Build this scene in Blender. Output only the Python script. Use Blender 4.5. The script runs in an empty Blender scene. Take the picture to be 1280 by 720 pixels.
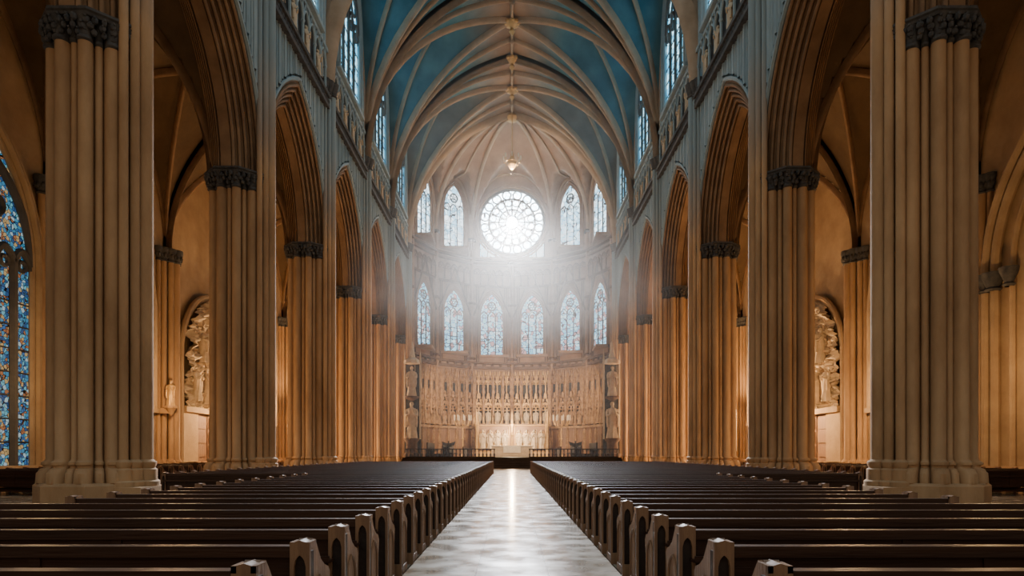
import bpy, math, random
from mathutils import Vector, noise
random.seed(7)
Z=Vector((0,0,1)); PI=math.pi
V=Vector
# ------------------------------------------------------------------ materials
def nodes(name):
    m=bpy.data.materials.new(name); m.use_nodes=True
    nt=m.node_tree; nt.nodes.clear()
    out=nt.nodes.new('ShaderNodeOutputMaterial')
    return m,nt,out
def stone(name,c1,c2,rough=0.8,scale=0.6,bump=0.25,metal=0.0,fine=9.0,stretch=(1,1,1),spec=.5,upper=None):
    m,nt,out=nodes(name); N=nt.nodes.new; L=nt.links.new
    tc=N('ShaderNodeTexCoord'); mp=N('ShaderNodeMapping'); mp.inputs['Scale'].default_value=stretch
    L(tc.outputs['Object'],mp.inputs['Vector'])
    n1=N('ShaderNodeTexNoise'); n1.inputs['Scale'].default_value=scale; n1.inputs['Detail'].default_value=6; n1.inputs['Roughness'].default_value=0.65
    L(mp.outputs[0],n1.inputs['Vector'])
    r=N('ShaderNodeValToRGB'); r.color_ramp.elements[0].position=0.32; r.color_ramp.elements[1].position=0.68
    r.color_ramp.elements[0].color=(*c1,1); r.color_ramp.elements[1].color=(*c2,1)
    L(n1.outputs['Fac'],r.inputs[0])
    n2=N('ShaderNodeTexNoise'); n2.inputs['Scale'].default_value=fine; n2.inputs['Detail'].default_value=5
    L(mp.outputs[0],n2.inputs['Vector'])
    b=N('ShaderNodeBump'); b.inputs['Strength'].default_value=bump; b.inputs['Distance'].default_value=0.05
    L(n2.outputs['Fac'],b.inputs['Height'])
    p=N('ShaderNodeBsdfPrincipled'); p.inputs['Roughness'].default_value=rough; p.inputs['Metallic'].default_value=metal
    p.inputs['Specular IOR Level'].default_value=spec
    col=r.outputs[0]
    if upper:   # cool light from above painted in: shafts turn grey-blue with height
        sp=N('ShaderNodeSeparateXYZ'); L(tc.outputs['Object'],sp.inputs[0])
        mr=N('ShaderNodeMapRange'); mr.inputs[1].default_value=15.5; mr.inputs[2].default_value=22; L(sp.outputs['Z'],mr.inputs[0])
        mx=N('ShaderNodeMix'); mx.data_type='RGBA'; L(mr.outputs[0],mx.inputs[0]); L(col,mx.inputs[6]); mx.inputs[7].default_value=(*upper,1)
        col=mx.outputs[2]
    L(col,p.inputs['Base Color']); L(b.outputs[0],p.inputs['Normal']); L(p.outputs[0],out.inputs[0])
    return m
def glass(name,cols,strength,scale,lead=0.04,sq=(1,1,1)):
    m,nt,out=nodes(name); N=nt.nodes.new; L=nt.links.new
    tc=N('ShaderNodeTexCoord'); mp=N('ShaderNodeMapping'); mp.inputs['Scale'].default_value=sq
    L(tc.outputs['Object'],mp.inputs['Vector'])
    v=N('ShaderNodeTexVoronoi'); v.inputs['Scale'].default_value=scale; L(mp.outputs[0],v.inputs['Vector'])
    v2=N('ShaderNodeTexVoronoi'); v2.feature='DISTANCE_TO_EDGE'; v2.inputs['Scale'].default_value=scale; L(mp.outputs[0],v2.inputs['Vector'])
    sep=N('ShaderNodeSeparateColor'); L(v.outputs['Color'],sep.inputs[0])
    r=N('ShaderNodeValToRGB'); cr=r.color_ramp; cr.interpolation='CONSTANT'
    cr.elements[0].position=0; cr.elements[0].color=(*cols[0],1)
    cr.elements[1].position=1/len(cols); cr.elements[1].color=(*cols[1],1)
    for i in range(2,len(cols)):
        e=cr.elements.new(i/len(cols)); e.color=(*cols[i],1)
    L(sep.outputs[0],r.inputs[0])
    mt=N('ShaderNodeMath'); mt.operation='GREATER_THAN'; mt.inputs[1].default_value=lead; L(v2.outputs['Distance'],mt.inputs[0])
    mm=N('ShaderNodeMath'); mm.operation='MULTIPLY'; mm.inputs[1].default_value=strength; L(mt.outputs[0],mm.inputs[0])
    p=N('ShaderNodeBsdfPrincipled'); p.inputs['Roughness'].default_value=0.15
    p.inputs['Base Color'].default_value=(0.02,0.02,0.03,1)
    L(r.outputs[0],p.inputs['Emission Color']); L(mm.outputs[0],p.inputs['Emission Strength']); L(p.outputs[0],out.inputs[0])
    return m
M={}
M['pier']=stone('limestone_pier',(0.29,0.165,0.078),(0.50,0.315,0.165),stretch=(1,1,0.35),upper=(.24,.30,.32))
M['wall']=stone('limestone_cool_lit',(0.20,0.275,0.31),(0.32,0.40,0.43),stretch=(1,1,0.3))  # blue of the cool upper daylight mixed into this stone colour
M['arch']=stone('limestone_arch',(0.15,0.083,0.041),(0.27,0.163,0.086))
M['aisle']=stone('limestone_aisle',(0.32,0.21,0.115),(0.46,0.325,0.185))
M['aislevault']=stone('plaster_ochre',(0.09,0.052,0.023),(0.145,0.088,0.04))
M['dark']=stone('carved_dark_stone',(0.03,0.032,0.036),(0.09,0.085,0.08),scale=3)
M['rib']=stone('vault_rib_stone',(0.33,0.24,0.16),(0.46,0.34,0.24))
M['apse']=stone('apse_stone',(0.26,0.16,0.105),(0.39,0.255,0.172))
M['apsedark']=stone('apse_carved_stone',(0.10,0.058,0.038),(0.18,0.11,0.072),scale=2)
M['reredos']=stone('carved_gilt_oak',(0.20,0.115,0.06),(0.44,0.275,0.15),scale=2)
M['trac']=stone('tracery_stone',(0.05,0.05,0.05),(0.11,0.10,0.09))
M['gold']=stone('gilded',(0.50,0.31,0.12),(0.70,0.47,0.22),rough=0.45,metal=0.3,scale=2)
M['statue']=stone('statue_stone',(0.46,0.36,0.24),(0.62,0.50,0.36),scale=2)
M['wood']=stone('dark_pew_wood',(0.020,0.0075,0.0042),(0.05,0.020,0.010),rough=0.42,scale=1.5,bump=0.1,stretch=(0.3,6,6),spec=.3)
M['woodend']=stone('pew_end_oak',(0.12,0.056,0.027),(0.23,0.118,0.058),rough=0.5,scale=2,bump=0.15,stretch=(4,4,0.6))
M['wooddark']=stone('dark_oak',(0.014,0.007,0.005),(0.035,0.018,0.011),rough=0.55,scale=2,spec=.3)  # deep brown oak for steps, rail, stalls and pew niche backs
M['door']=stone('oak_door',(0.13,0.06,0.028),(0.24,0.12,0.06),rough=0.55,scale=1.5,stretch=(4,4,0.4))
M['cloth']=stone('altar_cloth',(0.7,0.65,0.55),(0.8,0.75,0.65),scale=3)
M['gl_cler']=glass('glass_clerestory',[(0.12,0.42,0.62),(0.22,0.55,0.72),(0.08,0.32,0.52),(0.40,0.70,0.82)],3.6,2.2,0.03)
M['gl_up']=glass('glass_apse_upper',[(0.55,0.83,0.98),(0.70,0.90,1.0),(0.30,0.60,0.82),(0.82,0.94,1.0)],3.8,1.7,0.05)
M['gl_low']=glass('glass_apse_lower',[(0.40,0.70,0.85),(0.22,0.48,0.66),(0.60,0.83,0.92),(0.42,0.25,0.25),(0.32,0.60,0.80)],2.1,2.0,0.05)
M['gl_rose']=glass('glass_rose',[(0.75,0.92,1.0),(0.88,0.97,1.0),(0.60,0.84,1.0)],22,1.6,0.04)
M['gl_stain']=glass('glass_stained_blue',[(0.03,0.12,0.30),(0.05,0.24,0.38),(0.32,0.12,0.05),(0.12,0.36,0.44),(0.02,0.07,0.18),(0.32,0.44,0.48),(0.05,0.20,0.34),(0.42,0.28,0.12)],1.0,6.0,0.06)
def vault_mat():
    m,nt,out=nodes('painted_vault_teal_lit_ridge'); N=nt.nodes.new; L=nt.links.new
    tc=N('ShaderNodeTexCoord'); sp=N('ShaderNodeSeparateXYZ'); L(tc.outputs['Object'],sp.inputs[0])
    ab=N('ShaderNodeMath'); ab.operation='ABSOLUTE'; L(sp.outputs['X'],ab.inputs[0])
    m1=N('ShaderNodeMapRange'); m1.inputs[1].default_value=1.0; m1.inputs[2].default_value=5.0; L(ab.outputs[0],m1.inputs[0])  # warm light along the ridge painted into the webs, teal paint further out
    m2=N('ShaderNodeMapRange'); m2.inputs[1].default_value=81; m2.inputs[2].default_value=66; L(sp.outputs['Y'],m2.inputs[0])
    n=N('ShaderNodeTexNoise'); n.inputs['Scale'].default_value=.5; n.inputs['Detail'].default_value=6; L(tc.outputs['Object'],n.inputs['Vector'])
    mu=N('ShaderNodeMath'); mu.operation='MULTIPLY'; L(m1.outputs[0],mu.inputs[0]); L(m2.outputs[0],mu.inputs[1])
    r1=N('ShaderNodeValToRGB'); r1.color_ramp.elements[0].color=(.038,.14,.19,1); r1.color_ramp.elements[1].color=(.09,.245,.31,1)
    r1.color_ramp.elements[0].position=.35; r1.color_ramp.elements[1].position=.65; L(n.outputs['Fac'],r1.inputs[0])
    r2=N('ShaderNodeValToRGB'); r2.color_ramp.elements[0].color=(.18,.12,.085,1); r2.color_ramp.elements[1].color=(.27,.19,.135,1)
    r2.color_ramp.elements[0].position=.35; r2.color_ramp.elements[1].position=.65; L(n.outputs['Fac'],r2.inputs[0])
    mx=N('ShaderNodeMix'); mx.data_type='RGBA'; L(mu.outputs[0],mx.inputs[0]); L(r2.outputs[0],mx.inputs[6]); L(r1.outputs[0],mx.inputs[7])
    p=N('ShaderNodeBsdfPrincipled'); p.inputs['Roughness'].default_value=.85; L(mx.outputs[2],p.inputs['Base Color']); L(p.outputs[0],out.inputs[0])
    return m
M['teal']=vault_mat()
def floor_mat():
    m,nt,out=nodes('polished_stone_floor'); N=nt.nodes.new; L=nt.links.new
    tc=N('ShaderNodeTexCoord')
    br=N('ShaderNodeTexBrick'); br.inputs['Scale'].default_value=1.0; br.offset=0.0
    br.inputs['Color1'].default_value=(0.54,0.46,0.37,1); br.inputs['Color2'].default_value=(0.37,0.30,0.225,1); br.inputs['Mortar'].default_value=(0.09,0.07,0.05,1)
    br.inputs['Mortar Size'].default_value=0.012; br.inputs['Brick Width'].default_value=0.96; br.inputs['Row Height'].default_value=0.96
    mp=N('ShaderNodeMapping'); mp.inputs['Location'].default_value=(.48,0,0); L(tc.outputs['Object'],mp.inputs['Vector'])
    L(mp.outputs[0],br.inputs['Vector'])
    n=N('ShaderNodeTexNoise'); n.inputs['Scale'].default_value=1.7; n.inputs['Detail'].default_value=8; L(tc.outputs['Object'],n.inputs['Vector'])
    mx=N('ShaderNodeMix'); mx.data_type='RGBA'; mx.blend_type='MULTIPLY'; mx.inputs[0].default_value=0.75
    r=N('ShaderNodeValToRGB'); r.color_ramp.elements[0].position=0.38; r.color_ramp.elements[0].color=(0.48,0.36,0.26,1); r.color_ramp.elements[1].position=0.60
    L(n.outputs['Fac'],r.inputs[0]); L(br.outputs['Color'],mx.inputs[6]); L(r.outputs[0],mx.inputs[7])
    mr=N('ShaderNodeMapRange'); mr.inputs[3].default_value=0.04; mr.inputs[4].default_value=0.30; L(n.outputs['Fac'],mr.inputs[0])
    p=N('ShaderNodeBsdfPrincipled'); L(mx.outputs[2],p.inputs['Base Color']); L(mr.outputs[0],p.inputs['Roughness']); L(p.outputs[0],out.inputs[0])
    p.inputs['Specular IOR Level'].default_value=1.0; p.inputs['IOR'].default_value=1.6
    return m
M['floor']=floor_mat()
# ------------------------------------------------------------------ mesh builder
class MB:
    def __init__(s,*mats): s.v=[];s.f=[];s.m=[];s.mats=mats
    def add(s,vs,fs,m=0):
        o=len(s.v); s.v+= [tuple(x) for x in vs]
        for f in fs: s.f.append(tuple(i+o for i in f)); s.m.append(m)
    def box(s,a,b,m=0):
        x0,x1=sorted((a[0],b[0]));y0,y1=sorted((a[1],b[1]));z0,z1=sorted((a[2],b[2]))
        s.add([(x0,y0,z0),(x1,y0,z0),(x1,y1,z0),(x0,y1,z0),(x0,y0,z1),(x1,y0,z1),(x1,y1,z1),(x0,y1,z1)],
              [(0,3,2,1),(4,5,6,7),(0,1,5,4),(1,2,6,5),(2,3,7,6),(3,0,4,7)],m)
    def grid(s,rows,m=0,closed=False):
        n=len(rows[0]);vs=[p for r in rows for p in r];fs=[]
        for i in range(len(rows)-1):
            for j in range(n if closed else n-1):
                k=(j+1)%n
                fs.append((i*n+j,i*n+k,(i+1)*n+k,(i+1)*n+j))
        s.add(vs,fs,m)
    def sweep(s,path,n,prof,m=0,closed=False):
        path=[V(p) for p in path]; k=len(path); rows=[]
        for i in range(k):
            if closed: t=path[(i+1)%k]-path[i-1]
            else: t=path[min(i+1,k-1)]-path[max(i-1,0)]
            t.normalize(); sd=t.cross(n); 
            if sd.length<1e-5: sd=t.cross(V((0.3,0.7,0.2)))
            sd.normalize(); n2=sd.cross(t).normalized()
            rows.append([path[i]+sd*a+n2*b for a,b in prof])
        if closed: rows.append(rows[0])
        s.grid(rows,m,True)
        if not closed:
            q=len(prof); s.add(rows[0],[tuple(range(q))],m); s.add(rows[-1],[tuple(range(q-1,-1,-1))],m)
    def tube(s,path,r,n=V((0,1,0)),k=6,m=0,closed=False):
        s.sweep(path,n,[(r*math.cos(2*PI*i/k),r*math.sin(2*PI*i/k)) for i in range(k)],m,closed)
    def vcyl(s,x,y,z0,z1,r,k=8,m=0,r1=None):
        r1=r if r1 is None else r1
        s.grid([[(x+r*math.cos(2*PI*i/k),y+r*math.sin(2*PI*i/k),z0) for i in range(k)],
                [(x+r1*math.cos(2*PI*i/k),y+r1*math.sin(2*PI*i/k),z1) for i in range(k)]],m,True)
    def lathe(s,c,prof,k=12,m=0):
        s.grid([[(c[0]+r*math.cos(2*PI*i/k),c[1]+r*math.sin(2*PI*i/k),c[2]+z) for i in range(k)] for r,z in prof],m,True)
    def blob(s,c,rx,ry,rz,k=6,q=4,m=0):
        rows=[]
        for j in range(q+1):
            a=PI*j/q-PI/2
            rows.append([(c[0]+rx*math.cos(a)*math.cos(2*PI*i/k),c[1]+ry*math.cos(a)*math.sin(2*PI*i/k),c[2]+rz*math.sin(a)) for i in range(k)])
        s.grid(rows,m,True)
    def mesh(s,name,smooth=True):
        me=bpy.data.meshes.new(name); me.from_pydata(s.v,[],s.f)
        for mt in s.mats: me.materials.append(M[mt])
        me.polygons.foreach_set('material_index',s.m)
        if smooth:
            me.polygons.foreach_set('use_smooth',[True]*len(s.f))
            try: me.set_sharp_from_angle(angle=math.radians(40))
            except Exception: pass
        me.update(); return me
    def obj(s,name,smooth=True,parent=None):
        o=bpy.data.objects.new(name,s.mesh(name,smooth)); bpy.context.scene.collection.objects.link(o)
        if parent: o.parent=parent
        return o
def inst(name,me,loc=(0,0,0),rz=0,sc=(1,1,1)):
    o=bpy.data.objects.new(name,me); o.location=loc; o.rotation_euler=(0,0,rz); o.scale=sc
    bpy.context.scene.collection.objects.link(o); return o
class Fr:
    def __init__(s,o,t,n): s.o=V(o); s.t=V(t).normalized(); s.n=V(n).normalized()
    def p(s,u,v,d=0): return s.o+s.t*u+Z*v+s.n*d
def arch(a,h,zs,d=0,n=12):
    R=(a*a+h*h)/(2*a); c=R-a; Rd=R+d; fm=math.acos(max(-1,min(1,c/Rd)))
    L=[(c-Rd*math.cos(fm*i/n),zs+Rd*math.sin(fm*i/n)) for i in range(n+1)]
    return L+[(-u,v) for u,v in L[-2::-1]]
def archz(u,a,h,zs,d=0):
    R=(a*a+h*h)/(2*a); c=R-a; q=(R+d)**2-(abs(u)+c)**2
    return zs+math.sqrt(q) if q>0 else zs
def fn(u,a,h):
    R=(a*a+h*h)/(2*a); q=R*R-(a*min(1,abs(u))+R-a)**2
    return math.sqrt(max(0,q))/h
def circ(u,v,r,k=20,a0=0): return [(u+r*math.cos(a0+2*PI*i/k),v+r*math.sin(a0+2*PI*i/k)) for i in range(k)]
def ft(mb,fr,pts,d,r,m=0,k=6,closed=False): mb.tube([fr.p(u,v,d) for u,v in pts],r,fr.n,k,m,closed)
# ------------------------------------------------------------------ statue
def statue(mb,b,h,ang,m=0,var=0):
    rnd=random.Random(var*13+5); fx,fy=math.cos(ang),math.sin(ang)
    def W(l,f,z): return (b[0]+(-fy*l+fx*f)*h, b[1]+(fx*l+fy*f)*h, b[2]+z*h)
    pr=[(0,.155,.13),(.05,.15,.125),(.2,.13,.11),(.4,.115,.10),(.52,.125,.10),(.6,.105,.085),(.7,.12,.09),(.78,.135,.085),(.815,.11,.07),(.835,.05,.045),(.87,.038,.04)]
    rows=[];K=20;ph=rnd.random()*6
    for z,w,dp in pr:
        fold=0.13*max(0,(0.62-z))/0.62+0.02
        rows.append([W(w*math.cos(2*PI*i/K)*(1+fold*math.cos(7*2*PI*i/K+ph+z*3)),dp*math.sin(2*PI*i/K)*(1+fold*math.cos(7*2*PI*i/K+ph+z*3)),z) for i in range(K)])
    mb.grid(rows,m,True)
    mb.blob(W(0,0.005,.925),.048*h,.052*h,.068*h,10,7,m)
    mb.blob(W(0,-0.015,.94),.058*h,.058*h,.065*h,8,6,m)
    mb.blob(W(0,0.058,.915),.010*h,.010*h,.016*h,5,4,m)
    mb.blob(W(0,0.035,.875),.03*h,.03*h,.035*h,6,4,m)
    for s in (-1,1):
        e=.62 if var%2 else .60; hz=.66+.06*((var+s)%3)
        path=[W(.115*s,0,.785),W(.15*s,.0,.70),W(.155*s,.04,e),W(.10*s,.11,.63),W(.04*s,.14,hz)]
        for i in range(4):
            mb.tube([path[i],path[i+1]],(.042-.005*i)*h,V((0.1,0.2,1)),7,m)
            mb.blob(path[i+1],(.040-.005*i)*h,(.040-.005*i)*h,(.040-.005*i)*h,6,4,m)
        mb.tube([W(.14*s,.05,.62),W(.15*s,.05,.45),W(.13*s,.04,.30)],.03*h,V((0.1,0.2,1)),6,m)
    if var%3==0: mb.tube([W(.14,.15,0.02),W(.13,.15,1.02)],.011*h,V((0.1,.2,1)),5,m)
# ------------------------------------------------------------------ columns
Y0=21.35; BAY=11.1; XP=13.85
ys=[Y0+BAY*k for k in range(-1,6)]
NS=20
def srad(th):
    r=.94
    for i in range(NS):
        rs=.205 if i%2==0 else .11; c=1.18 if i%2==0 else 1.06
        d=(th-i*2*PI/NS+PI)%(2*PI)-PI
        if abs(d)<0.5 and (c*math.sin(d))**2<rs*rs: r=max(r,c*math.cos(d)+math.sqrt(rs*rs-(c*math.sin(d))**2))
    return r
def oct_(th,R):
    a=(th+PI/8)%(PI/4)-PI/8
    return R*math.cos(PI/8)/math.cos(a)*1.0
CZ=-.55
def column():
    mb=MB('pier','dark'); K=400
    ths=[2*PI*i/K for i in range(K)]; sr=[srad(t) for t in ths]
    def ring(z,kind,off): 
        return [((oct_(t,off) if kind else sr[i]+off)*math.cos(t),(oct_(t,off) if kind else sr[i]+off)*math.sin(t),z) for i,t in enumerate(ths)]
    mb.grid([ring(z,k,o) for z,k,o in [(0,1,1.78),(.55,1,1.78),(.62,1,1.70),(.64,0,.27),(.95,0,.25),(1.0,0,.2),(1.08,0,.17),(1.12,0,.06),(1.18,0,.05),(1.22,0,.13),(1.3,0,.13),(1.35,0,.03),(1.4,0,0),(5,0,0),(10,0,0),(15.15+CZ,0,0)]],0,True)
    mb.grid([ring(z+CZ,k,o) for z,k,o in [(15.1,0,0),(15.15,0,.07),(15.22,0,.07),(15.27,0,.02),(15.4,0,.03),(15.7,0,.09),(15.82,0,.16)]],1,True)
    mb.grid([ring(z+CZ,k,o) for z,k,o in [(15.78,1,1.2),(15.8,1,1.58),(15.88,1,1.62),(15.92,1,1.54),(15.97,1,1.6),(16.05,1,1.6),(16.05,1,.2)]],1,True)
    rnd=random.Random(3)
    for row,(z,rr,n,s) in enumerate([(15.34,1.36,36,.095),(15.52,1.42,32,.105),(15.69,1.48,36,.11)]):
        for i in range(n):
            t=2*PI*(i+.5*(row%2))/n+rnd.uniform(-.03,.03)
            mb.blob((rr*math.cos(t),rr*math.sin(t),z+CZ+rnd.uniform(-.04,.04)),s*rnd.uniform(.7,1.2),s*rnd.uniform(.7,1.2),s*1.1,6,4,1)
            mb.blob(((rr+.06)*math.cos(t),(rr+.06)*math.sin(t),z+CZ+.09),s*.5,s*.5,s*.5,5,3,1)
    for x,y,r in [(-1.62,0,.24),(-1.5,.40,.15),(-1.5,-.40,.15),(-1.33,.72,.14),(-1.33,-.72,.14)]:
        mb.lathe((x,y,0),[(r+.2,0),(r+.2,.65),(r+.12,.7),(r+.12,1.05),(r+.05,1.1),(r+.1,1.22),(r+.1,1.3),(r,1.38),(r,12),(r,20),(r,25.7)],14,0)
        mb.lathe((x,y,0),[(r,25.7),(r+.1,25.75),(r+.03,25.85),(r+.18,26.4),(r+.22,26.6),(0,26.6)],10,1)
    mb.box((-2.1,-1.1,0),(-1.0,1.1,.5))
    return mb.mesh('fluted_column')
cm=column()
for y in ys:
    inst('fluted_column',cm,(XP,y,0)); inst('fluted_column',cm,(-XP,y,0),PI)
# ------------------------------------------------------------------ nave arcade walls
A=4.1; HR=6.7; ZS=15.48; XF=12.7; XB=15.0; SC=24.7
def moulding():
    P=[(1.38,0)]
    for k in range(5):
        d=1.30-.26*k; x=.2*k
        P+= [(d,x)]
        cx,cd=x+.03,d-.20
        for a in (-.3,.3,.9,1.5,2.1,2.7,3.3): P.append((cd+.1*math.cos(PI*.9-a),cx-.1*math.sin(PI*.9-a)))
        P+= [(d-.26,x+.1),(d-.26,x+.2)]
    P+=[(0.0,1.15)]
    T=XB-XF
    return P+[(d,T-x) for d,x in P[-2::-1]]
MO=moulding()
def bay_wall(mb,s,yc,b,upper=True):
    rows=[]
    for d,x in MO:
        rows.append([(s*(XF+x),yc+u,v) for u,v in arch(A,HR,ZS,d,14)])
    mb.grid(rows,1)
    N=48; us=[-b+2*b*i/N for i in range(N+1)]
    bot=[archz(u,A,HR,ZS,1.38) for u in us]
    mb.grid([[(s*XF,yc+u,z) for u,z in zip(us,bot)],[(s*XF,yc+u,44) for u in us]],0)
    mb.grid([[(s*XB,yc+u,z) for u,z in zip(us,bot)],[(s*XB,yc+u,44) for u in us]],2)
    fr=Fr((s*XF,yc,0),(0,1,0),(-s,0,0))
    ft(mb,fr,arch(A,HR,ZS,1.45,14),.05,.13,0)
    n=37
    for i in range(n):
        u=-b+.35+(2*b-.7)*i/(n-1)
        z0=archz(u,A,HR,ZS,1.62)
        if z0<ZS+.2: z0=ZS
        if SC-z0>.3:
            p=fr.p(u,0,.08); mb.vcyl(p.x,p.y,z0,SC,.09 if i%3 else .15,7,0)
    mb.box(fr.p(-b,SC,0),fr.p(b,SC+.25,.45),3); mb.box(fr.p(-b,SC+.7,0),fr.p(b,SC+.95,.5),3)
    mb.box(fr.p(-b,SC+.2,0),fr.p(b,SC+.75,.2),3)
    k=30
    for i in range(k):
        p=fr.p(-b+2*b*(i+.5)/k,SC+.45,.3); mb.blob(p,.17,.17,.22,6,4,3)
    z0=SC+.95; z1=28.6; n=8; w=(2*b-2.0)/n
    mb.box(fr.p(-b+1,z0,0),fr.p(b-1,z1-.2,.04),3)  # flat dark panel put in for the shade behind the triforium arches
    for i in range(n+1):
        u=-b+1+w*i
        p=fr.p(u,0,.28); mb.vcyl(p.x,p.y,z0,z0+1.6,.09,6,0); mb.blob((p.x,p.y,z0+1.6),.15,.15,.12,6,4,0)
        mb.vcyl(p.x,p.y,z0+1.6,z1+.3,.12,4,0,.01)
        if i<n:
            ft(mb,fr,[(u+w/2+q,v) for q,v in arch(w/2,w*.8,z0+1.6,0,5)],.28,.09,0)
            ft(mb,fr,[(u,z0+1.9),(u+w/2,z1),(u+w,z0+1.9)],.26,.06,0)
            mb.blob(fr.p(u+w/2,z1+.05,.26),.12,.12,.18,5,4,0)
            if i%2==0: statue(mb,fr.p(u+w/2,z0,.3),1.7,0 if s<0 else PI,4,i)
    mb.box(fr.p(-b,z1,0),fr.p(b,z1+.25,.3),0)
    for sg in (-1,1):
        for i in range(5):
            p=fr.p(sg*(b-.75-.36*i),0,.08); mb.vcyl(p.x,p.y,z1,41,.12 if i%2 else .17,7,0)
wn=[0]
def window(fr,w,z0,zs,apex,lights,gm,fm='trac',d=0.06,style=0,surround=True):
    wn[0]+=1; mb=MB(gm,fm,'wall' if style==0 else ('apse' if style==1 else 'aisle'))
    a=w/2; h=apex-zs
    out=[(-a,z0)]+arch(a,h,zs,0,12)+[(a,z0)]
    mb.add([fr.p(u,v,d) for u,v in out],[tuple(range(len(out)))],0)
    br=max(.06,w*.018)
    if surround:
        for dd,rr,dz in [(0.02,.14,.16),(.28,.16,.28),(.58,.13,.22)]:
            P=[(-a-dd,z0)]+arch(a,h,zs,dd,12)+[(a+dd,z0)]
            ft(mb,fr,P,d+dz,rr*(.7 if w<4 else 1),2)
        mb.box(fr.p(-a-.7,z0-.3,0),fr.p(a+.7,z0,d+.45),2)
    lw=w/lights
    hl=lw*.95
    zl=zs
    for i in range(lights+1):
        u=-a+lw*i
        if 0<i<lights: ft(mb,fr,[(u,z0),(u,min(zl,archz(u,a,h,zs)-.1))],d+.08,br*1.3,1)
    for i in range(lights):
        uc=-a+lw*(i+.5)
        ft(mb,fr,[(uc+q,min(v,archz(uc+q,a,h,zs))) for q,v in arch(lw/2,hl*.8,zl-hl*.2,0,6)],d+.08,br*1.2,1)
        ft(mb,fr,circ(uc,zl-.1,lw*.22,10),d+.08,br*.7,1,5,True)
        nb=int((zl-z0)/1.1)
        for j in range(1,nb): ft(mb,fr,[(uc-lw/2,z0+1.1*j),(uc+lw/2,z0+1.1*j)],d+.05,.04,1,4)
    if lights>=4:
        for sg in (-1,1):
            ft(mb,fr,[(sg*a/2+q,v) for q,v in arch(a/2,h*.62,zs,0,8)],d+.1,br*1.3,1)
            r=lw*.42; vc=zs+h*.33
            ft(mb,fr,circ(sg*a/2,vc,r,14),d+.08,br,1,5,True)
    r=a*.36; vc=zs+h*.52 if lights>=4 else zs+h*.45
    ft(mb,fr,circ(0,vc,r,20),d+.1,br*1.4,1,6,True)
    for i in range(6):
        t=PI/3*i; ft(mb,fr,circ(r*.6*math.cos(t),vc+r*.6*math.sin(t),r*.33,10),d+.08,br*.7,1,5,True)
    return mb.obj('window_%d'%wn[0])
for s,nm in ((-1,'left'),(1,'right')):
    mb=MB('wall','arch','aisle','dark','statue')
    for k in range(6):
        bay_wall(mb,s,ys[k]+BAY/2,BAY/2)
    mb.obj('wall_nave_'+nm)
    for k in range(2,6):
        fr=Fr((s*XF,ys[k]+BAY/2,0),(0,1,0),(-s,0,0))
        window(fr,6.2,29.3,35,40.6,4,'gl_cler')
# ------------------------------------------------------------------ nave vault
def vault(mb,xc,yc,a,b,zs,rise,mw,mr,n=22,rr=.2,trans=True,tier=True,g=1.0,ridge=True):
    f=lambda x,y: zs+rise*max(fn(x/a,a,rise),g*fn(y/b,a,rise))
    rows=[]
    for i in range(n*2+1):
        x=-a+a*i/n
        rows.append([(xc+x,yc-b+b*j/n,f(x,-b+b*j/n)+.15) for j in range(2*n+1)])
    mb.grid(rows,mw)
    def rib(x0,y0,x1,y1,r,k=18):
        n_=V((y1-y0,-(x1-x0),0)).normalized()
        pts=[]
        for i in range(k+1):
            t=(1-math.cos(PI*i/k))/2
            x=x0+(x1-x0)*t; y=y0+(y1-y0)*t; pts.append((xc+x,yc+y,f(x,y)))
        prof=[(-r*1.0,-r*.75),(r*.5,-r*.75),(r*1.25,-r*.3),(r*1.4,0),(r*1.25,r*.3),(r*.5,r*.75),(-r*1.0,r*.75)]
        mb.sweep(pts,n_,prof,mr)
        mb.tube([(p[0],p[1],p[2]-r*1.0) for p in pts],r*.45,n_,6,mr)
    for sx in (-1,1):
        for sy in (-1,1):
            rib(sx*a,sy*b,0,0,rr)
            if tier:
                rib(sx*a,sy*b,0,sy*b*.5,rr*.8); rib(sx*a,sy*b,sx*a*.5,0,rr*.8)
                mb.blob((xc,yc+sy*b*.5,f(0,b*.5)-.15),.35,.35,.3,8,5,mr)
        if trans:
            rib(sx*a,-b,0,-b,rr*1.9); rib(sx*a,b,0,b,rr*1.9)
        rib(sx*a*.99,-b,sx*a*.99,0,rr*.9); rib(sx*a*.99,b,sx*a*.99,0,rr*.9)
    if ridge:
        rib(0,-b,0,b,rr*.8); rib(-a,0,a,0,rr*.7)
VS=26.5; VR=15.8
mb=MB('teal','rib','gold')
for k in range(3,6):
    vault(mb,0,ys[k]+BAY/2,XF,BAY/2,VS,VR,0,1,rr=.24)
    for yy in (ys[k],ys[k]+BAY/2):
        mb.blob((0,yy,VS+VR-.35),.6,.6,.4,10,6,2)
        mb.lathe((0,yy,VS+VR-1.5),[(.02,0),(.3,.4),(.15,.7),(.5,1.0),(.6,1.3)],10,2)
        for i in range(8):
            t=PI/4*i; mb.blob((.55*math.cos(t),yy+.55*math.sin(t),VS+VR-.3),.22,.22,.2,6,4,2)
mb.obj('ceiling')
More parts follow.
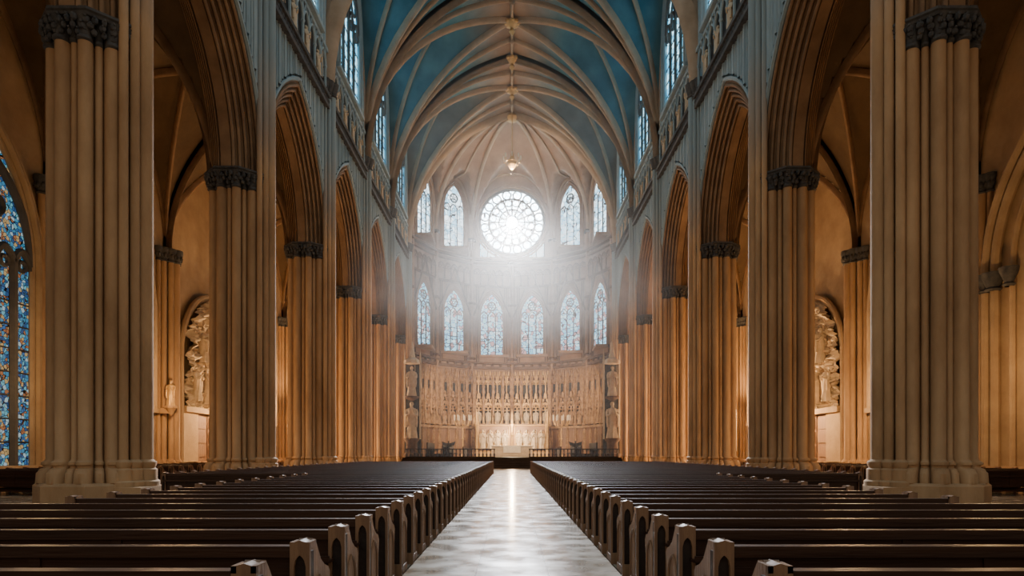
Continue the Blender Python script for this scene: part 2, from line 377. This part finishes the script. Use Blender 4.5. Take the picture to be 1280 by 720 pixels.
# ------------------------------------------------------------------ aisles
XO=23.6
for s,nm in ((-1,'left'),(1,'right')):
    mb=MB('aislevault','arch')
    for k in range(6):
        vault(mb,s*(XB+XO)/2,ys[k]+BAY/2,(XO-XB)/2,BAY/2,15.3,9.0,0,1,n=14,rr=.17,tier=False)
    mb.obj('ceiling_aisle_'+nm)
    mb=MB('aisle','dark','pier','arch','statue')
    mb.box((s*XO,ys[0]-4,0),(s*(XO+.5),ys[6]+.3,25.5))
    mb.box((s*XO,ys[0]-4,0),(s*(XO-.35),ys[6],.8),2); mb.box((s*XO,ys[0]-4,.8),(s*(XO-.45),ys[6],.95),2)
    for y in ys:
        for dx,dy,r in [(.75,0,.24),(.6,.38,.18),(.6,-.38,.18),(.3,.72,.18),(.3,-.72,.18),(.1,1.0,.14),(.1,-1.0,.14)]:
            if s<0 and y==ys[2] and dy<-.9: continue
            c=(s*(XO-dx),y+dy,0)
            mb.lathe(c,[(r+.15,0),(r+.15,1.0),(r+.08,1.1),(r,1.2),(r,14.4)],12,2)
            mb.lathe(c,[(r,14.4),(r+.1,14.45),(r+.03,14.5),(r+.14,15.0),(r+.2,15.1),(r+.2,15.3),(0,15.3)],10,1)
            for i in range(8):
                t=PI/4*i; mb.blob((c[0]+(r+.1)*math.cos(t),c[1]+(r+.1)*math.sin(t),14.8),.1,.1,.16,5,4,1)
    mb.obj('wall_'+nm)
    for k in range(6):
        yc=ys[k]+BAY/2; fr=Fr((s*XO,yc,0),(0,1,0),(-s,0,0))
        if s<0 and k==1: window(fr,8.5,1.0,10.6,17.6,8,'gl_stain','trac',style=2)
        elif k in (0,2) or (k>=4): window(fr,4.6 if k>=4 else 6.5,4.5,10.8,15.6,4,'gl_low' if k>=4 else 'gl_stain','trac',style=2)
    yc=ys[3]+BAY/2; fr=Fr((s*XO,yc,0),(0,1,0),(-s,0,0))
    mb=MB('aisle','statue','pier','arch')
    a=4.0; h=4.6; zs=8.6
    for dd,rr,dz in [(0,.2,.3),(.32,.2,.45)]:
        ft(mb,fr,[(-a-dd,0.9)]+arch(a,h,zs,dd,12)+[(a+dd,.9)],dz,rr,0,8)
    mb.box(fr.p(-4.1,4.5,0),fr.p(4.1,4.9,.75),0)
    mb.box(fr.p(-4.1,0,0),fr.p(-1.9,4.6,.45),0); mb.box(fr.p(1.9,0,0),fr.p(4.1,4.6,.45),0)
    rows=[]
    NU,NV=90,110
    for j in range(NV+1):
        v=4.9+(zs+h-4.9)*j/NV; row=[]
        for i in range(NU+1):
            u=-1+2*i/NU
            half=a
            if v>zs:
                R=(a*a+h*h)/(2*a); half=max(.02,math.sqrt(max(0,R*R-(v-zs)**2))-(R-a))
            uu=u*half
            q=V((uu*1.1,v*1.1,s*3.1))
            dd=.2+1.1*abs(noise.noise(q))+.7*abs(noise.noise(q*2.3))+.3*abs(noise.noise(q*5))
            rr=math.hypot(uu,v-8.9)
            dd+=.4*max(0,math.cos(rr*3.4))*math.exp(-rr*.15)
            row.append(fr.p(uu,v,dd))
        rows.append(row)
    mb.grid(rows,1)
    ang=0 if s<0 else PI
    for i,(u,v,hh) in enumerate([(0,7.4,3.6),(-1.6,5.2,2.7),(1.6,5.2,2.7),(-.6,5.0,2.4),(.6,5.0,2.4),(-2.1,8.2,2.6),(2.1,8.2,2.6),(0,11,1.7),(-3.0,5.3,2.6),(3.0,5.3,2.6)]):
        statue(mb,fr.p(u,v,.95),hh,-PI/2 if i%2 else ang,1,i)
    mb.obj('portal_relief')
    mb=MB('door','wooddark')
    mb.box(fr.p(-1.88,0,0.01),fr.p(1.88,4.48,.2),0)
    for i in range(2):
        for j in range(4):
            u=-1.8+1.85*i
            mb.box(fr.p(u+.2,.25+1.05*j,.2),fr.p(u+1.5,1.1+1.05*j,.27),0)
    mb.box(fr.p(-.03,0,.2),fr.p(.03,4.48,.24),1)
    mb.obj('door_%d'%(1 if s<0 else 2),False)
    mb=MB('statue','pier')
    px,py=s*20.8,61.5
    mb.lathe((px,py,0),[(.9,0),(.9,.3),(.7,.4),(.6,.5),(.6,1.4),(.75,1.55),(.75,1.7),(0,1.7)],8,1)
    statue(mb,(px,py,1.7),4.0,-PI/2,0,2 if s<0 else 3)
    mb.obj('saint_statue')
    if s<0:
        mb=MB('gold','pier')
        py=42.2; px=s*22.5
        mb.lathe((px,py,4.0),[(.0,0),(.15,.2),(.3,.5),(.4,.55),(.4,.7),(0,.7)],8,1)
        mb.box((px,py-.15,4.2),(s*XO,py+.15,4.55),1)
        statue(mb,(px,py,4.7),1.7,-PI/2,0,4)
        mb.obj('wall_statue')
fr=Fr((XO,ys[1]+BAY/2,0),(0,1,0),(-1,0,0)); mb=MB('aisle','dark','pier')
for dd,rr,dz in [(0,.22,.2),(.45,.2,.35),(-1.0,.14,.12)]:
    ft(mb,fr,[(-4.1-dd,.9)]+arch(4.1,6.6,10.2,dd,16)+[(4.1+dd,.9)],dz,rr,0,8)
for sg in (-1,1):
    for c,rr in ((4.1,.27),(4.55,.25),(3.1,.18)):
        p=fr.p(sg*c,0,.3); mb.lathe((p.x,p.y,0),[(rr,9.4),(rr+.1,9.5),(rr,9.6),(rr+.2,10.1),(rr+.24,10.3),(0,10.3)],10,1)
mb.obj('trim_1')
for s,nm in ((-1,'aisle_end_left'),(1,'aisle_end_right')):
    mb=MB('aisle'); mb.box((s*13.2,ys[6]+.3,0),(s*(XO+.5),ys[6]+.9,26)); mb.obj('wall_'+nm)
# ------------------------------------------------------------------ apse
YC=ys[6]; R=13.0
def afr(th,hw,Rr=R):
    th=math.radians(th); q=Rr*math.cos(math.radians(hw))
    return Fr((q*math.sin(th),YC+q*math.cos(th),0),(math.cos(th),-math.sin(th),0),(-math.sin(th),-math.cos(th),0))
low=[(-84,6),(-65,13),(-39,13),(-13,13),(13,13),(39,13),(65,13),(84,6)]
upp=[(-84,6),(-65,13),(-39,13),(0,26),(39,13),(65,13),(84,6)]
AS=31.0; AR=11.2
mb=MB('apse','apsedark','dark','rib')
for c,h in low:
    fr=afr(c,h); w=R*math.sin(math.radians(h))
    mb.grid([[fr.p(-w,0),fr.p(w,0)],[fr.p(-w,28.2),fr.p(w,28.2)]],0)
    for z,hh,dd,mm in [(13.2,.35,.5,1),(13.9,.25,.65,1),(24.6,.25,.35,1),(27.6,.3,.5,1),(28.2,.25,.65,1)]:
        mb.grid([[fr.p(-w,z,0),fr.p(w,z,0)],[fr.p(-w,z,dd),fr.p(w,z,dd)],[fr.p(-w,z+hh,dd),fr.p(w,z+hh,dd)],[fr.p(-w,z+hh,0),fr.p(w,z+hh,0)]],mm)
    n=max(2,int(w*2/1.0))
    for i in range(n): mb.blob(fr.p(-w+2*w*(i+.5)/n,13.7,.5),.2,.2,.2,6,4,1)
    for u in ([-w+.45,-w+.8,-w+1.1,w-1.1,w-.8,w-.45] if h==13 else [-.8,-.4,0,.4,.8]):
        ft(mb,fr,[(u,14.2),(u,24.6)],.1,.08,1)
for c,h in upp:
    fr=afr(c,h); w=R*math.sin(math.radians(h)); N=16
    mb.grid([[fr.p(-w+2*w*i/N,28.2) for i in range(N+1)],[fr.p(-w+2*w*i/N,43) for i in range(N+1)]],0)
for a_ in (-78,-52,-26,0,26,52,78):
    t=math.radians(a_)
    top=AS if a_ else 28.2
    for da,dr,rr in ((0,.35,.24),(-1.9,.2,.15),(1.9,.2,.15)):
        q=math.radians(a_+da); x=(R-dr)*math.sin(q); y=YC+(R-dr)*math.cos(q)
        mb.vcyl(x,y,5,top,rr,8,0); mb.blob((x,y,top-.1),rr*1.8,rr*1.8,.3,8,4,2); mb.blob((x,y,22.2),rr*1.6,rr*1.6,.25,8,4,1)
        mb.blob((x,y,14.6),rr*1.6,rr*1.6,.25,8,4,1)
def arcade(mb,fr,u0,u1,z0,z1,n,r,d,m=0,gable=True,st=None,ang=0,vv=0):
    w=(u1-u0)/n; zs=z0+(z1-z0)*.55
    for i in range(n+1):
        u=u0+w*i; p=fr.p(u,0,d)
        mb.vcyl(p.x,p.y,z0,zs,r*1.15,6,m); mb.blob((p.x,p.y,zs),r*2,r*2,r*1.8,6,4,m); mb.blob((p.x,p.y,z0+r),r*2,r*2,r*1.5,6,4,m)
        if gable:
            mb.vcyl(p.x,p.y,zs,z1-(z1-zs)*.25,r*1.3,4,m); mb.vcyl(p.x,p.y,z1-(z1-zs)*.3,z1+(z1-zs)*.25,r*2.2,4,m,.01)
        if i<n:
            uc=u+w/2; rs=min(w*.7,(z1-zs)*.6)
            ft(mb,fr,[(uc+q,v) for q,v in arch(w/2,rs,zs,0,6)],d,r,m)
            for sg in (-1,1): ft(mb,fr,circ(uc+sg*w*.2,zs+rs*.18,w*.18,8),d,r*.55,m,4,True)
            ft(mb,fr,circ(uc,zs+rs*.55,w*.15,8),d,r*.55,m,4,True)
            if gable:
                ft(mb,fr,[(u,zs+.1),(uc,z1),(u+w,zs+.1)],d,r*.9,m)
                for q in (.3,.6,.85):
                    for sg in (-1,1): mb.blob(fr.p(uc+sg*w/2*(1-q),zs+(z1-zs)*q+r,d),r*1.4,r*1.4,r*1.6,5,4,m)
                mb.blob(fr.p(uc,z1+r,d),r*1.8,r*1.8,r*2.6,5,4,m)
            if st is not None: statue(mb,fr.p(uc,z0+.15,d*.75),(zs-z0)*.95,ang,st,i+vv)
for c,h in low:
    fr=afr(c,h); w=R*math.sin(math.radians(h))-.3
    arcade(mb,fr,-w,w,24.9,27.5,5 if h==13 else 2,.09,.3,1,False)
    if h==13: ft(mb,fr,[(-w,20.5),(0,26.6),(w,20.5)],.45,.13,1)
mb.obj('wall_apse')
for c,h in low:
    if h==13: window(afr(c,h),3.2,15.2,20.6,23.6,3,'gl_low','trac',style=1)
for c,h in upp:
    if h==13: window(afr(c,h),3.2,29.2,34.6,37.8,3,'gl_up','trac',style=1)
fr=afr(0,26); mb=MB('gl_rose','trac','apse','gl_up'); RC=33.4; RR=4.45; d=.08
P=circ(0,RC,RR,48); mb.add([fr.p(u,v,d) for u,v in P],[tuple(range(48))],0)
P=[(-RR,28.7)]+[(-RR,RC)]+[(RR*math.cos(PI+PI*i/24),RC+RR*math.sin(PI+PI*i/24)) for i in range(1,24)]+[(RR,RC),(RR,28.7)]
mb.add([fr.p(u,v,d*.9) for u,v in P],[tuple(range(len(P)))],3)
for rr,tr,mm,dz in [(RR,.2,1,.15),(RR+.35,.2,2,.3),(RR+.7,.15,2,.2),(RR*.72,.13,1,.1),(RR*.2,.13,1,.1),(RR*.4,.1,1,.1)]:
    ft(mb,fr,circ(0,RC,rr,48),d+dz,tr,mm,6,True)
for i in range(16):
    t=2*PI*i/16; c_,s_=math.cos(t),math.sin(t)
    ft(mb,fr,[(RR*.2*c_,RC+RR*.2*s_),(RR*.72*c_,RC+RR*.72*s_)],d+.1,.11,1)
    t2=t+PI/16; ft(mb,fr,circ(RR*.85*math.cos(t2),RC+RR*.85*math.sin(t2),RR*.13,12),d+.1,.1,1,5,True)
    ft(mb,fr,circ(RR*.60*math.cos(t2),RC+RR*.60*math.sin(t2),RR*.105,10),d+.1,.08,1,5,True)
for i in range(8):
    t=2*PI*i/8; ft(mb,fr,circ(RR*.3*math.cos(t),RC+RR*.3*math.sin(t),RR*.1,10),d+.1,.07,1,5,True)
for i in range(9):
    u=-RR+RR*2*i/8
    ft(mb,fr,[(u,28.7),(u,RC-math.sqrt(max(0,RR*RR-u*u))+.05)],d+.1,.1,1)
wn[0]+=1; mb.obj('window_%d'%wn[0])
mb=MB('apse','rib','gold')
rows=[]
def polyr(ph):
    for c,h in upp:
        if abs(ph-c)<=h+1e-6: return R*math.cos(math.radians(h))/math.cos(math.radians(ph-c)),c,h
    return R,90,6
NR=26
for j in range(NR+1):
    row=[]
    for i in range(0,181):
        ph=-90+i; pr,c,h=polyr(ph); g=.80 if h==26 else (.68 if h==13 else .25)
        r=j/NR; q=max(fn(r,R,AR),g*fn(abs(ph-c)/h,R,AR))
        t=math.radians(ph); row.append((r*pr*math.sin(t),YC+r*pr*math.cos(t),AS+AR*q+.12))
    rows.append(row)
mb.grid(rows,0)
for a_ in (-90,-78,-52,-26,26,52,78,90):
    t=math.radians(a_); pts=[]
    for i in range(19):
        r=math.cos(PI/2*i/18); pts.append((r*(R-.1)*math.sin(t),YC+r*(R-.1)*math.cos(t),AS+AR*fn(r,R,AR)-.05))
    mb.tube(pts,.26,V((math.cos(t),-math.sin(t),0)),8,1)
for c,h in upp:
    if h<10: continue
    fr=afr(c,h); w=R*math.sin(math.radians(h)); g=.80 if h==26 else .68
    ft(mb,fr,[(w*q/12,AS+AR*g*fn(abs(q/12),R,AR)) for q in range(-12,13)],.15,.2,1)
    t=math.radians(c); pr=R*math.cos(math.radians(h))
    pts=[(r*pr*math.sin(t),YC+r*pr*math.cos(t),AS+AR*max(fn(r,R,AR),g)-.02) for r in [1-i/14 for i in range(15)]]
    mb.tube(pts,.12,V((math.cos(t),-math.sin(t),0)),6,1)
mb.blob((0,YC+.2,AS+AR-.3),.8,.8,.5,12,6,2)
mb.obj('ceiling_apse')
mb=MB('gold','cloth')
mb.tube([(0,YC-.8,AS+AR-.1),(0,YC-.8,37.2)],.05,V((0,1,0)),5)
mb.lathe((0,YC-.8,35.2),[(.02,0),(.3,.2),(.55,.6),(.5,.9),(.7,1.0),(.35,1.2),(.15,1.9),(.05,2.2)],12)
for i in range(8):
    t=PI/4*i; mb.tube([(.5*math.cos(t),YC-.8+.5*math.sin(t),36.2),(.95*math.cos(t),YC-.8+.95*math.sin(t),36.0),(1.05*math.cos(t),YC-.8+1.05*math.sin(t),36.4)],.05,Z,5)
    mb.vcyl(1.05*math.cos(t),YC-.8+1.05*math.sin(t),36.4,36.9,.07,6,1)
mb.obj('sanctuary_lamp')
# ------------------------------------------------------------------ reredos screen
PZ=1.1
mb=MB('reredos','gold','apse','door','dark','statue')
for c,h in low:
    Rr=12.2; fr=afr(c,h,Rr); w=Rr*math.sin(math.radians(h))
    t=math.radians(c); ang=math.atan2(-math.cos(t),-math.sin(t))
    mb.grid([[fr.p(-w,PZ,0),fr.p(w,PZ,0)],[fr.p(-w,5.0,0),fr.p(w,5.0,0)],[fr.p(-w,5.0,-.6),fr.p(w,5.0,-.6)]],3)
    mb.grid([[fr.p(-w,5.0,-.35),fr.p(w,5.0,-.35)],[fr.p(-w,11.6,-.35),fr.p(w,11.6,-.35)]],4)
    n=4 if h==13 else 2
    for i in range(n+1):
        u=-w+2*w*i/n; p=fr.p(u*.98,0,.05); mb.vcyl(p.x,p.y,PZ,5.0,.1,6,0)
        if i<n:
            ft(mb,fr,[(u+.25,PZ+.4),(u+.25,4.6),(u+2*w/n-.25,4.6),(u+2*w/n-.25,PZ+.4)],.03,.05,0,5,True)
    mb.grid([[fr.p(-w,4.9,.25),fr.p(w,4.9,.25)],[fr.p(-w,5.2,.3),fr.p(w,5.2,.3)],[fr.p(-w,5.2,0),fr.p(w,5.2,0)]],0)
    cen=abs(c)<20
    arcade(mb,fr,-w+.1,w-.1,5.2,9.4,n,.14,.15,1 if cen else 0,True,5 if cen else 0,ang,int(c)%5)
    arcade(mb,fr,-w+.1,w-.1,9.2,12.6,n*2,.09,-.1,1 if cen else 0,True)
    for i in range(n+1):
        u=-w+2*w*i/n*1.0; p=fr.p(u,0,.5)
        mb.lathe((p.x,p.y,0),[(.02,6.4),(.16,6.8),(.12,7.2),(.2,7.5),(.13,7.9),(.13,9.6),(.26,9.9),(.14,10.3),(.2,10.6),(.02,13.0)],6,0)
mb.obj('gothic_reredos')
mb=MB('gold','statue','apse','dark')
yy=YC+9.6
mb.box((-4.6,yy,PZ),(4.6,yy+.6,5.5),2)
fr=Fr((0,yy,0),(1,0,0),(0,-1,0))
for i in range(2):
    u=-4.6+4.9*i
    ft(mb,fr,[(u+.1,PZ+.7),(u+.1,5.3),(u+4.2,5.3),(u+4.2,PZ+.7)],.08,.14,0,5,True)
    for j in range(4):
        uc=u+.65+1.0*j
        mb.box(fr.p(uc-.38,PZ+1.0,.01),fr.p(uc+.38,4.1,.03),3)
        ft(mb,fr,[(uc-.4,PZ+1.0),(uc-.4,3.9)]+[(uc+q,v) for q,v in arch(.4,.7,3.9,0,5)]+[(uc+.4,3.9),(uc+.4,PZ+1.0)],.1,.08,0,5)
        statue(mb,fr.p(uc,PZ+1.0,.25),2.6,-PI/2,1,j+i)
for u in (-4.75,0,4.75):
    p=fr.p(u,0,.3); mb.lathe((p.x,p.y,PZ),[(.3,0),(.3,.5),(.18,.6),(.18,4.0),(.3,4.2),(.3,4.4),(.2,4.5),(.22,5.4),(.02,6.4)],6,0)
for i in range(13):
    p=fr.p(-4.5+.75*i,5.5,.2); mb.vcyl(p.x,p.y,5.5,6.0,.1,4,0,.01)
mb.box((-4.7,yy-.5,PZ),(4.7,yy,PZ+.6),0)
mb.obj('altarpiece')
mb=MB('statue','cloth','gold')
mb.box((-2.6,YC+5.2,PZ+.3),(2.6,YC+6.6,PZ+1.3),0); mb.box((-2.8,YC+5.1,PZ+1.3),(2.8,YC+6.7,PZ+1.42),1)
mb.box((-2.9,YC+4.8,PZ),(2.9,YC+7,PZ+.3),0); mb.box((-1.1,YC+5.08,PZ+.5),(1.1,YC+5.12,PZ+1.3),1)
for x in (-2.3,-1.6,-.9,.9,1.6,2.3):
    mb.lathe((x,YC+6.2,PZ+1.42),[(.14,0),(.12,.05),(.04,.12),(.03,.5),(.1,.55),(.03,.6),(.03,.62)],8,2); mb.vcyl(x,YC+6.2,PZ+2.04,PZ+2.6,.025,6,1)
mb.tube([(0,YC+6.2,PZ+1.4),(0,YC+6.2,PZ+3.2)],.05,V((0,1,0)),6,2); mb.tube([(-.45,YC+6.2,PZ+2.7),(.45,YC+6.2,PZ+2.7)],.05,Z,6,2)
mb.obj('altar')
mb=MB('wooddark','arch','door')
for i in range(6):
    mb.box((-11.6,65.5+.45*i,0),(11.6,88,PZ/6*(i+1)),0)
mb.obj('sanctuary_steps')
mb=MB('wooddark')
for s in (-1,1):
    mb.box((s*1.8,68.6,PZ+.85),(s*11.4,68.85,PZ+.95)); mb.box((s*1.8,68.6,PZ),(s*11.4,68.85,PZ+.1))
    for i in range(24):
        x=s*(1.9+9.4*i/23); mb.lathe((x,68.72,PZ+.1),[(.06,0),(.1,.2),(.04,.4),(.07,.7),(.06,.75)],6)
mb.obj('communion_rail')
for s in (-1,1):
    mb=MB('wooddark','woodend')
    for j in range(2):
        y0=71.5; x0=s*(5.4+2.3*j); z0=PZ+.35*j
        mb.box((x0,y0,PZ),(x0+s*.12,y0+6.5,z0+1.0)); mb.box((x0+s*.12,y0,PZ),(x0+s*1.9,y0+6.5,z0+.05)); mb.box((x0+s*1.2,y0,z0+.4),(x0+s*1.7,y0+6.5,z0+.5)); mb.box((x0+s*1.7,y0,PZ),(x0+s*1.85,y0+6.5,z0+1.3))
        for i in range(7):
            mb.blob((x0+s*.06,y0+.2+i,z0+1.1),.1,.1,.14,6,4,1)
    mb.obj('choir_stall')
for s in (-1,1):
    mb=MB('statue','apsedark','dark')
    x,y=s*11.0,70.2
    mb.lathe((x,y,PZ),[(.9,0),(.9,.4),(.65,.5),(.6,1.6),(.85,1.9),(.85,2.1),(0,2.1)],8,1)
    statue(mb,(x,y,PZ+2.1),4.0,-PI/2,0,1)
    mb.box((x-.9,y+.75,PZ),(x+.9,y+1.0,PZ+10.4),2)
    mb.lathe((x,y+.1,PZ+6.2),[(.1,0),(.8,.3),(.8,.5),(0,.5)],8,1)
    statue(mb,(x,y,PZ+6.7),3.3,-PI/2,0,3)
    for a_ in (-.85,.85):
        mb.vcyl(x+a_,y+.6,PZ+2,PZ+10.4,.1,6,0); mb.vcyl(x+a_,y+.6,PZ+10.4,PZ+12,.16,4,0,.01)
    mb.lathe((x,y+.3,PZ+10.2),[(.1,0),(.85,.1),(.8,.5),(.35,.8),(.1,2.4),(.02,2.6)],8,0)
    mb.obj('tabernacle_statue')
    mb=MB('dark','cloth','gold')
    x=s*6.4; y=83.0
    mb.lathe((x,y,PZ),[(.5,0),(.45,.12),(.1,.35),(.07,2.2),(.16,2.3),(.07,2.5),(.07,4.6),(.12,4.7)],8,2)
    for i in range(9):
        t=2*PI*i/9; q=(x+1.1*math.cos(t),y+1.1*math.sin(t),PZ+4.7)
        mb.tube([(x,y,PZ+3.8),(x+.8*math.cos(t),y+.8*math.sin(t),PZ+4.0),q],.05,V((0,0,1)),5,2); mb.vcyl(q[0],q[1],q[2],q[2]+.7,.06,6,1)
    mb.obj('candelabrum')
    mb=MB('dark')
    x=s*6.9; y=69.8
    mb.lathe((x,y,PZ),[(.4,0),(.4,.12),(.12,.25),(.08,.9),(.15,1.0),(.08,1.1)],8)
    mb.blob((x,y,PZ+1.35),.16,.2,.3,8,6); mb.blob((x,y-.15,PZ+1.72),.09,.12,.1,8,5); mb.blob((x,y-.3,PZ+1.7),.03,.1,.03,5,4)
    for q in (-1,1): mb.add([(x,y,PZ+1.5),(x+q*.75,y-.1,PZ+1.75),(x+q*.65,y-.1,PZ+1.35),(x+q*.1,y,PZ+1.15)],[(0,1,2,3)])
    mb.box((x-.4,y-.05,PZ+1.12),(x+.4,y+.35,PZ+1.17))
    mb.obj('eagle_lectern')
# ------------------------------------------------------------------ pews
def pew(s,L):
    mb=MB('wood','woodend','wooddark')
    X=lambda x: s*x
    mb.box((X(.1),0,.32),(X(L-.1),.045,.90),0)
    mb.box((X(.1),-.03,.86),(X(L-.1),.075,.94),0)
    mb.box((X(.1),-.015,.30),(X(L-.1),.06,.36),0)
    n=int(L/1.7)
    for i in range(1,n): mb.box((X(L*i/n-.04),-.012,.34),(X(L*i/n+.04),.04,.88),0)
    mb.box((X(.1),.04,.42),(X(L-.1),.50,.46),0); mb.box((X(.1),.46,.36),(X(L-.1),.49,.42),0)
    mb.box((X(.1),-.16,.68),(X(L-.1),0,.705),0); mb.box((X(.1),-.17,.69),(X(L-.1),-.15,.74),0)
    mb.box((X(.1),-.30,.14),(X(L-.1),-.12,.19),0)
    for x0 in (0,L-.14):
        x1=x0+.14; c=(x0+x1)/2
        mb.box((X(x0+.01),-.02,0),(X(x1-.01),.08,.9),2)
        prof=[(.02,0),(.02,.93),(.08,.985),(.16,.97),(.22,.90),(.30,.80),(.40,.74),(.50,.71),(.54,.66),(.52,.58),(.50,.5),(.50,.1),(.54,.06),(.54,0)]
        vs=[(X(c-.045),y,z) for y,z in prof]+[(X(c+.045),y,z) for y,z in prof]; k=len(prof)
        mb.add(vs,[tuple(range(k)),tuple(range(2*k-1,k-1,-1))]+[(i,(i+1)%k,k+(i+1)%k,k+i) for i in range(k)],1)
        for q in (-1,1):
            f2=Fr((X(c+q*.045),.26,0),(0,1,0),(s*q,0,0))
            ft(mb,f2,[(-.15,.12)]+arch(.15,.2,.48,0,5)+[(.15,.12)],.004,.012,1,4,True)
        w=.14; a=.042; y0,y1=-.05,-.02
        mb.box((X(x0),y0,.0),(X(x0+.028),y1,.97),1); mb.box((X(x1-.028),y0,0),(X(x1),y1,.97),1)
        mb.box((X(x0),y0-.01,0),(X(x1),y1,.16),1)
        us=[-.042+.084*i/8 for i in range(9)]
        lo=[archz(u,a,.08,.80) for u in us]; hi=[.985-.3*abs(u) for u in us]
        mb.grid([[(X(c+u),y1,z) for u,z in zip(us,lo)],[(X(c+u),y0,z) for u,z in zip(us,lo)],[(X(c+u),y0,z) for u,z in zip(us,hi)],[(X(c+u),.1,z) for u,z in zip(us,hi)]],1)
        mb.box((X(x0),y0,.93),(X(x0+.03),.1,.972),1); mb.box((X(x1-.03),y0,.93),(X(x1),.1,.972),1)
        mb.box((X(x0+.028),-.018,.9),(X(x1-.028),.09,.965),1)
    return mb.mesh('pew',False)
pl,pr_=pew(-1,9.8),pew(1,9.8); al,ar_=pew(-1,5.0),pew(1,5.0)
y=2.66
while y<50:
    sh=8.9<y<20.5
    inst('pew',al if sh else pl,(-1.42,y,0)); inst('pew',ar_ if sh else pr_,(1.42,y,0))
    if 24<y<46: 
        inst('pew',al,(-16.4,y,0)); inst('pew',ar_,(16.4,y,0))
    y+=.94
# ------------------------------------------------------------------ floor
mb=MB('floor'); mb.box((-25,-8,-.3),(25,92,0)); mb.obj('floor',False)
# ------------------------------------------------------------------ dusty air (denser high up, thin near the altar)
def air(nm,den,z0,z1):
    m,nt,out=nodes(nm); vs=nt.nodes.new('ShaderNodeVolumeScatter'); vs.inputs['Density'].default_value=den; vs.inputs['Anisotropy'].default_value=.45
    vs.inputs['Color'].default_value=(1,.96,.92,1)
    nt.links.new(vs.outputs[0],out.inputs['Volume']); M[nm]=m
    mb=MB(nm); mb.box((-12.2,46,z0),(12.2,87.5,z1)); mb.obj('dusty_air',False)
air('air_high',0.0035,13.0,42)
air('air_low',0.0011,1.3,12.98)
# ------------------------------------------------------------------ lights
def light(kind,name,loc,en,col,rad=.15,tgt=None,size=60,blend=.8):
    l=bpy.data.lights.new(name,kind); l.energy=en; l.color=col; 
    l.shadow_soft_size=rad
    o=bpy.data.objects.new(name,l); o.location=loc; bpy.context.scene.collection.objects.link(o)
    if kind=='SPOT': l.spot_size=math.radians(size); l.spot_blend=blend
    if tgt: o.rotation_euler=(V(tgt)-V(loc)).to_track_quat('-Z','Y').to_euler()
    return o
for s in (-1,1):
    for k in range(1,6):
        light('POINT','aisle_lamp',(s*20.2,ys[k]+BAY/2+.5,5.2),[0,520,1150,2300,3600,4800][k]*(1.3 if s>0 else .95),(1,.60,.27),.2)
    light('SPOT','reredos_fill_spot',(s*8,70,12),12000,(1,.68,.40),.2,(s*4,88,7),75)  # unseen spot added to make the reredos stand out
light('POINT','altar_lamp',(0,YC+6.8,4.6),1900,(1,.74,.46),.2)
light('POINT','apse_vault_fill',(0,YC-.8,34.9),1800,(1,.70,.43),.2)  # point light added to warm the apse vault, set below the hanging lamp
light('SPOT','rose_beam',(0,YC+10.4,33.4),560000,(.93,.95,1),.6,(0,36,0),42,1)
w=bpy.data.worlds.new('sky'); bpy.context.scene.world=w; w.use_nodes=True
nt=w.node_tree; bg=nt.nodes['Background']; N=nt.nodes.new; L=nt.links.new
tc=N('ShaderNodeTexCoord'); sp=N('ShaderNodeSeparateXYZ'); L(tc.outputs['Generated'],sp.inputs[0])
rp=N('ShaderNodeValToRGB'); e=rp.color_ramp.elements
e[0].position=.25; e[0].color=(.50,.335,.19,1); e[1].position=.85; e[1].color=(.58,.86,1.0,1)
L(sp.outputs['Z'],rp.inputs[0]); L(rp.outputs[0],bg.inputs[0]); bg.inputs[1].default_value=1.05
# ------------------------------------------------------------------ camera
cd=bpy.data.cameras.new('camera'); cam=bpy.data.objects.new('camera',cd); bpy.context.scene.collection.objects.link(cam)
cam.location=(0,0,1.6); cam.rotation_euler=(PI/2,0,0); cd.lens=22.5; cd.sensor_width=36; cd.shift_y=206/1280; cd.clip_end=400
bpy.context.scene.camera=cam
